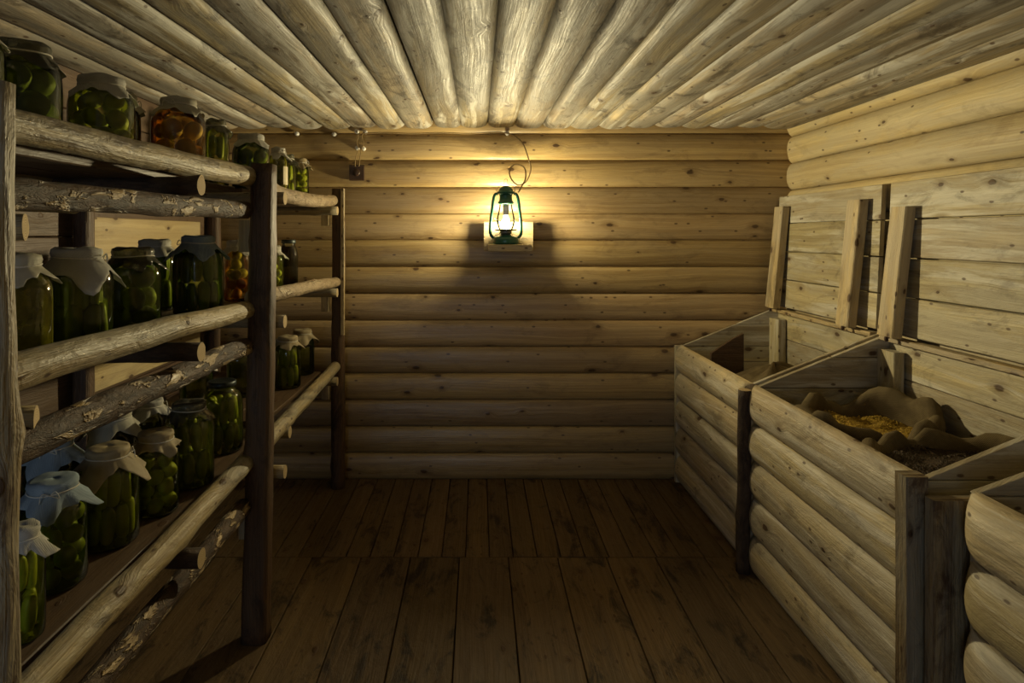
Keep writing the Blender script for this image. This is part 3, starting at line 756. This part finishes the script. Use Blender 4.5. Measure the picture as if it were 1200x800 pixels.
m_ = MB()
wp = lambda u, v, y=3.765: ((u - 560) / F * y, y, 1.48 - (v - 275) / F * y)
wire(m_, [wp(420, 156.5), wp(450, 155.5), wp(480, 156.5), wp(515, 155.5), wp(550, 156.5), wp(580, 155), wp(594, 156, 3.75), wp(604, 160, 3.72), wp(613, 169, 3.70), wp(619, 185, 3.70), wp(622, 198, 3.70), wp(617, 212, 3.70), wp(608, 217, 3.69), wp(600, 211, 3.70), wp(597, 201, 3.72), wp(603, 193, 3.73), wp(614, 196, 3.72), wp(616, 208, 3.70), wp(611, 219, 3.68), wp(607, 226, 3.66)], .0042, 8, sub=8)
tag(m_.build('lamp_cord', M['twine']), 'twisted tan cord along the wall top looping down to the lantern', 'cord')
def insulator(u, v, label, y=3.772):
    m_ = MB(); lathe(m_, [(.006, 0), (.012, .001), (.013, .008), (.009, .013), (.009, .018), (.013, .023), (.012, .03), (.006, .033), (1e-4, .033)], 18)
    o = m_.build('insulator', M['porcelain'], loc=(wp(u, v, y)[0], YB + .004, wp(u, v, y)[2]), rot=(PI / 2, 0, 0))
    tag(o, label, 'insulator', 'porcelain knobs on the wall wiring')
insulator(347, 156, 'white porcelain knob under the ceiling above the jar rack')
insulator(391, 157, 'white porcelain knob high on the wall left of the switch wires')
insulator(417.5, 153.5, 'upper left porcelain knob of the four above the brown switch')
insulator(427.5, 154, 'upper right porcelain knob of the four above the brown switch')
insulator(418, 173, 'lower left porcelain knob of the four above the brown switch')
insulator(425.5, 173.5, 'lower right porcelain knob of the four above the brown switch')
insulator(594.5, 155.5, 'white porcelain knob at the wall top above the lantern')
m_ = MB()
wire(m_, [wp(417.5, 153), wp(420, 160), wp(418, 167), wp(420, 174), wp(417, 184), wp(416, 192), wp(416.5, 195)], .0028, 8)
wire(m_, [wp(427.5, 153), wp(424, 160), wp(426, 167), wp(424, 174), wp(422, 184), wp(421, 192), wp(420.5, 195)], .0028, 8)
tag(m_.build('switch_wire', M['twine']), 'pair of twisted wires dropping from the ceiling to the brown switch', 'wire')
sw = tag(empty('light_switch', (wp(417.5, 202)[0], 3.80, wp(417.5, 202)[2])), 'square dark brown switch on the back wall left of the lantern', 'switch')
m_ = MB(); plank(m_, (-.044, -.014, 0), (.044, -.014, 0), (0, 0, 1), .094, .028, ch=.005, segs=1); m_.build('switch_box', M['switch'], sw)
m_ = MB(); lathe(m_, [(.022, 0), (.021, .008), (.016, .011), (1e-4, .011)], 24); m_.build('switch_dial', M['switch'], sw, loc=(0, -.027, 0), rot=(PI / 2, 0, 0))

# ------------------------------------------------------------------ grain bins on the right
XF, XBK = 1.185, 1.800
def bin_unit(y0, y1, label, seed, logs=5, zf=.815, zb=1.045, rounded=(0, .05), sides=(1, 1)):
    """front of half logs facing the aisle (-X), sloping plank sides, plank back with hinge strip"""
    root = tag(empty('grain_bin', ((XF + XBK) / 2, (y0 + y1) / 2, 0)), label, 'bin', 'log fronted grain bins along the right wall')
    O = Vector(((XF + XBK) / 2, (y0 + y1) / 2, 0))
    def pb(m, name, mats, bevel=0):
        m.v = [p - O for p in m.v]; return m.build(name, mats, root, bevel=bevel)
    h = zf / logs
    m_ = MB()
    for i in range(logs):
        half_log(m_, (XF + (.045 if seed == 3 else .03), y0, h * (i + .5) + .003), (XF + (.045 if seed == 3 else .03), y1, h * (i + .5) + .003), (-1, 0, 0), h - .001, .038 + (.022 if seed == 3 else 0), back=.012, seed=seed * 40 + i, rnd0=rounded[0], rnd1=rounded[1], prof=12, wav=1.0, step=.06)
    pb(m_, 'front_panel', [M['bin']])
    for k, y in ((0, y0 + .002), (1, y1 - .024)):
        if not sides[k]: continue
        m_ = MB()
        A, B = XF + .045, XBK
        slope = lambda xx: zf + (zb - zf) * (xx - A) / (B - A)
        # boards of a sloping side: full lower boards and tapering upper ones
        edges = [.02, .20, .38, .56, .72, zf - .004, zf + .13, zb]
        for e0, e1 in zip(edges[:-1], edges[1:]):
            e1g = e1 - .003
            if slope(A) >= e1g: pts = [(A, y, e0), (B, y, e0), (B, y, e1g), (A, y, e1g)]
            else:
                xs0 = A + (e0 - zf) / (zb - zf) * (B - A) if e0 > zf else A
                xs1 = A + (e1g - zf) / (zb - zf) * (B - A)
                pts = [(xs0, y, e0), (B, y, e0), (B, y, e1g), (min(xs1, B), y, e1g)]
                if e0 <= zf: pts.append((A, y, zf))
            prism(m_, pts, (0, .022, 0), seed=seed * 60 + int(e0 * 100) + k, udir=(1, 0, 0))
        pb(m_, 'side_panel', [M['board']], .002)
    m_ = MB()
    for i in range(6):
        z = .02 + .17 * (i + .5)
        plank(m_, (XBK + .012, y0 + .01, z), (XBK + .012, y1 - .01, z), (0, 0, 1), .167, .022, seed=seed * 70 + i, warp=.001)
    pb(m_, 'back_panel', [M['board']])
    m_ = MB(); plank(m_, (XBK - .02, y0 + .02, 1.032), (XBK - .02, y1 - .02, 1.032), (1, 0, 0), .045, .022, seed=seed * 71, warp=.002); pb(m_, 'hinge_strip', [M['batten']])
    m_ = MB(); plank(m_, ((XF + XBK) / 2 + .02, y0 + .03, .30), ((XF + XBK) / 2 + .02, y1 - .03, .30), (1, 0, 0), XBK - XF - .06, .02, seed=seed * 72); pb(m_, 'bottom_board', [M['board']])
    m_ = MB(); plank(m_, (XBK - .03, y1 - .075, .30), (XBK - .03, y1 - .075, .985), (0, 1, 0), .12, .045, seed=seed * 73, warp=.003); pb(m_, 'corner_post', [M['board'], END])
    # lid opened up against the wall
    lid_h = .655; lx0, lx1 = XBK - .008, XBK + .022
    m_ = MB(); nb = 4
    dirv = Vector((lx1 - lx0, 0, lid_h)).normalized()
    for i in range(nb):
        c = Vector((lx0, 0, 1.055)) + dirv * (lid_h * (i + .5) / nb)
        plank(m_, (c.x, y0 + .018, c.z), (c.x, y1 - .018, c.z), dirv, lid_h / nb - .005, .02, seed=seed * 80 + i, warp=.0015)
    lid = pb(m_, 'lid', [M['board']]); lid['label'] = 'plank lid opened up against the wall'
    for q in ((.10 if seed == 1 else .13), y1 - y0 - .16):
        bl = .90 if seed == 1 else .83
        yy = y1 - q
        m_ = MB(); plank(m_, (lx0 - .062, yy, 1.052), (lx1 - .040, yy - .012, 1.052 + lid_h * bl), (0, 1, 0), .098, .045, seed=seed * 90 + int(q * 10), warp=.003, ch=.004)
        m_.v = [p - O for p in m_.v]; m_.build('lid_batten', [M['batten'], END], lid)
        m_ = MB(); wire(m_, [(lx0 - .055, yy, 1.054), (lx0 - .075, yy, 1.046), (lx0 - .072, yy, 1.034)], .008, 8)
        m_.v = [p - O for p in m_.v]; m_.build('lid_hinge', [M['iron']], lid)
    return root, pb
b1, p1f = bin_unit(2.80, 3.795, 'farthest log fronted grain bin, in the corner by the back wall', 1)
m_ = MB(); plank(m_, (XF + .02, 3.775, 0), (XF + .02, 3.775, .815), (1, 0, 0), .045, .03, seed=601); p1f(m_, 'front_post', [M['board'], END])
m_ = MB(); prism(m_, [(1.30, 3.50, .32), (1.48, 3.50, .32), (1.48, 3.50, .93), (1.42, 3.50, .90), (1.30, 3.50, .82)], (0, .02, 0), seed=602, udir=(1, 0, 0)); p1f(m_, 'inner_divider', [M['brown']])
b2, p2f = bin_unit(1.715, 2.775, 'middle grain bin with two open sacks of grain inside', 2)
m_ = MB(); log_tube(m_, (1.165, 2.765, 0), (1.172, 2.765, .80), .030, .027, seed=603, rough=.14, knobs=2); tag(p2f(m_, 'front_post', [M['barkdark'], END]), 'dark round bark post')
m_ = MB(); plank(m_, (1.165, 1.69, 0), (1.165, 1.69, .838), (1, 0, 0), .058, .05, seed=604, warp=.002); p2f(m_, 'front_post', [M['split'], END])
b3, p3f = bin_unit(.55, 1.575, 'nearest grain bin cut off at the right edge, with bulging log ends', 3, logs=5, zf=.84, rounded=(0, .12))
m_ = MB(); plank(m_, (1.225, 1.625, 0), (1.225, 1.625, .80), (1, 0, 0), .12, .035, seed=605, warp=.002); p3f(m_, 'front_post', [M['split'], END])

# sacks in the bins
def sack(cx, cy, z0, rx, ry, h, seed, label, grain=None, gname='', glabel='', gz=.0):
    m_ = MB(); seg = 44
    root = tag(empty('burlap_sack', (cx, cy, z0)), label, 'sack', 'burlap sacks in the grain bins')
    nz = lambda a, z, s=1.0: noise.noise(Vector((math.cos(a) * 1.4 * s, math.sin(a) * 1.4 * s, z * 6 + seed * 3.3)))
    if grain:
        prof = [(.80, 0), (.95, .05 * h), (1.0, .35 * h), (1.0, .7 * h), (.98, .9 * h), (1.02, 1.0 * h), (.99, 1.06 * h), (.90, 1.07 * h), (.82, 1.03 * h), (.80, .95 * h), (.80, .85 * h), (.78, .6 * h)]
    else:
        prof = [(.85, 0), (.97, .05 * h), (1.0, .4 * h), (.98, .7 * h), (.86, .88 * h), (.62, .97 * h), (.35, 1.02 * h), (.15, 1.06 * h), (.001, 1.05 * h)]
    prof = smooth(prof)
    def fn(a, k, r, z):
        q = z / h
        rr = r * (1 + .05 * nz(a, z) + .03 * nz(a, z * 2, 3))
        rr += .03 * r * noise.noise(Vector((math.cos(a) * 4.5, math.sin(a) * 4.5, q * 4 + seed)))
        zz = z + (.085 * nz(a, 0, 1.4) + .028 * nz(a, 3, 2.8)) * max(0, q - .4) * (1.6 if grain else .8)
        if grain: zz += .05 * math.sin(a + .6) * max(0, q - .4)
        if grain and q > .8: rr *= 1 + .04 * math.sin(5 * a + seed) * (q - .5)
        return rr, zz
    lathe(m_, prof, seg, fn=fn, cap=False)
    for p in m_.v: p.x *= rx; p.y *= ry
    m_.quad(tuple(range(seg))[::-1], [(0, 0)] * seg)
    m_.build('sack_cloth', M['burlap'], root, solid=.004)
    if grain:
        g = MB(); R = random.Random(seed)
        pr = [(1e-3, 0), (.2, 0), (.4, -.004), (.6, -.008), (.80, -.012), (.80, -.06)]
        lathe(g, pr, 36, fn=lambda a, k, r, z: (r * (1 + .04 * nz(a, 0)), z + .035 * noise.noise(Vector((r * math.cos(a) * 3, r * math.sin(a) * 3, seed)))), cap=False)
        for p in g.v: p.x *= rx; p.y *= ry
        for i in range(1500):
            a, q = R.random() * 2 * PI, math.sqrt(R.random()) * .77; s = .0048 * R.uniform(.7, 1.4)
            px, py = q * math.cos(a), q * math.sin(a)
            pz = -.012 * q + .035 * noise.noise(Vector((px * 3, py * 3, seed))) + .001
            b = g.add([Vector((px * rx, py * ry, pz)) + Vector(v) * s for v in ((1, 0, 0), (-.5, .8, 0), (-.5, -.8, 0), (0, 0, .9))])
            for tri in ((0, 1, 3), (1, 2, 3), (2, 0, 3)): g.quad(tuple(b + t for t in tri), [(0, 0)] * 3)
        tag(g.build(gname, grain, loc=(cx, cy, z0 + gz)), glabel, 'grain', kind='stuff')
    return root
sack(1.50, 2.44, .312, .265, .235, .45, 21, 'brown burlap sack holding yellow millet in the middle bin', M['millet'], 'millet_grain', 'yellow millet heaped inside the open burlap sack in the middle bin', .425)
sack(1.51, 1.975, .312, .27, .215, .43, 34, 'brown burlap sack of dark seeds, nearer the viewer in the middle bin', M['seed'], 'buckwheat_grain', 'dark brown seeds inside the nearer sack of the middle bin', .445)
sack(1.50, 3.18, .312, .26, .28, .47, 47, 'closed lumpy burlap sack lying in the farthest bin')

# ------------------------------------------------------------------ light
def lamp_light(name, loc, energy, color, radius, falloff=None, smoothv=0.0):
    L = bpy.data.lights.new(name, 'POINT'); L.energy = energy; L.color = color; L.shadow_soft_size = radius
    if falloff:
        L.use_nodes = True; t = L.node_tree
        em = [n for n in t.nodes if n.type == 'EMISSION'][0]
        f = t.nodes.new('ShaderNodeLightFalloff'); f.inputs[0].default_value = 1.0; f.inputs[1].default_value = smoothv
        t.links.new(f.outputs[falloff], em.inputs['Strength'])
    o = bpy.data.objects.new(name, L); COL.objects.link(o); o.location = loc; return o
lamp_light('bulb_light', (LX, LY - .0, LZ + .118), 80, (1.0, .855, .51), .036, 'Linear', 0.0)
A = bpy.data.lights.new('doorway_daylight', 'AREA'); A.shape = 'RECTANGLE'; A.size = .85; A.size_y = 1.8; A.energy = 13; A.color = (.64, .80, 1.0)
ao = bpy.data.objects.new('doorway_daylight', A); COL.objects.link(ao); ao.location = (-.86, Y0 - .1, 1.02); ao.rotation_euler = (PI / 2, 0, 0)
w = bpy.data.worlds.new('cellar_air'); scn.world = w; w.use_nodes = True
w.node_tree.nodes['Background'].inputs[0].default_value = (.5, .62, .8, 1); w.node_tree.nodes['Background'].inputs[1].default_value = .03

# ------------------------------------------------------------------ camera
c = bpy.data.cameras.new('camera'); c.sensor_width = 36; c.lens = F / 1200 * 36; c.clip_start = .02
c.shift_x = 40 / 1200; c.shift_y = -125 / 1200
co = bpy.data.objects.new('camera', c); COL.objects.link(co); co.location = (0, 0, 1.48); co.rotation_euler = (PI / 2, 0, 0)
scn.camera = co
scn.view_settings.view_transform = 'Standard'; scn.view_settings.look = 'None'
scn.view_settings.exposure = 0.0; scn.view_settings.gamma = 1.0; scn.view_settings.use_curve_mapping = False
scn.cycles.transparent_max_bounces = 32; scn.cycles.max_bounces = 10; scn.cycles.diffuse_bounces = 5
scn.cycles.use_denoising = True
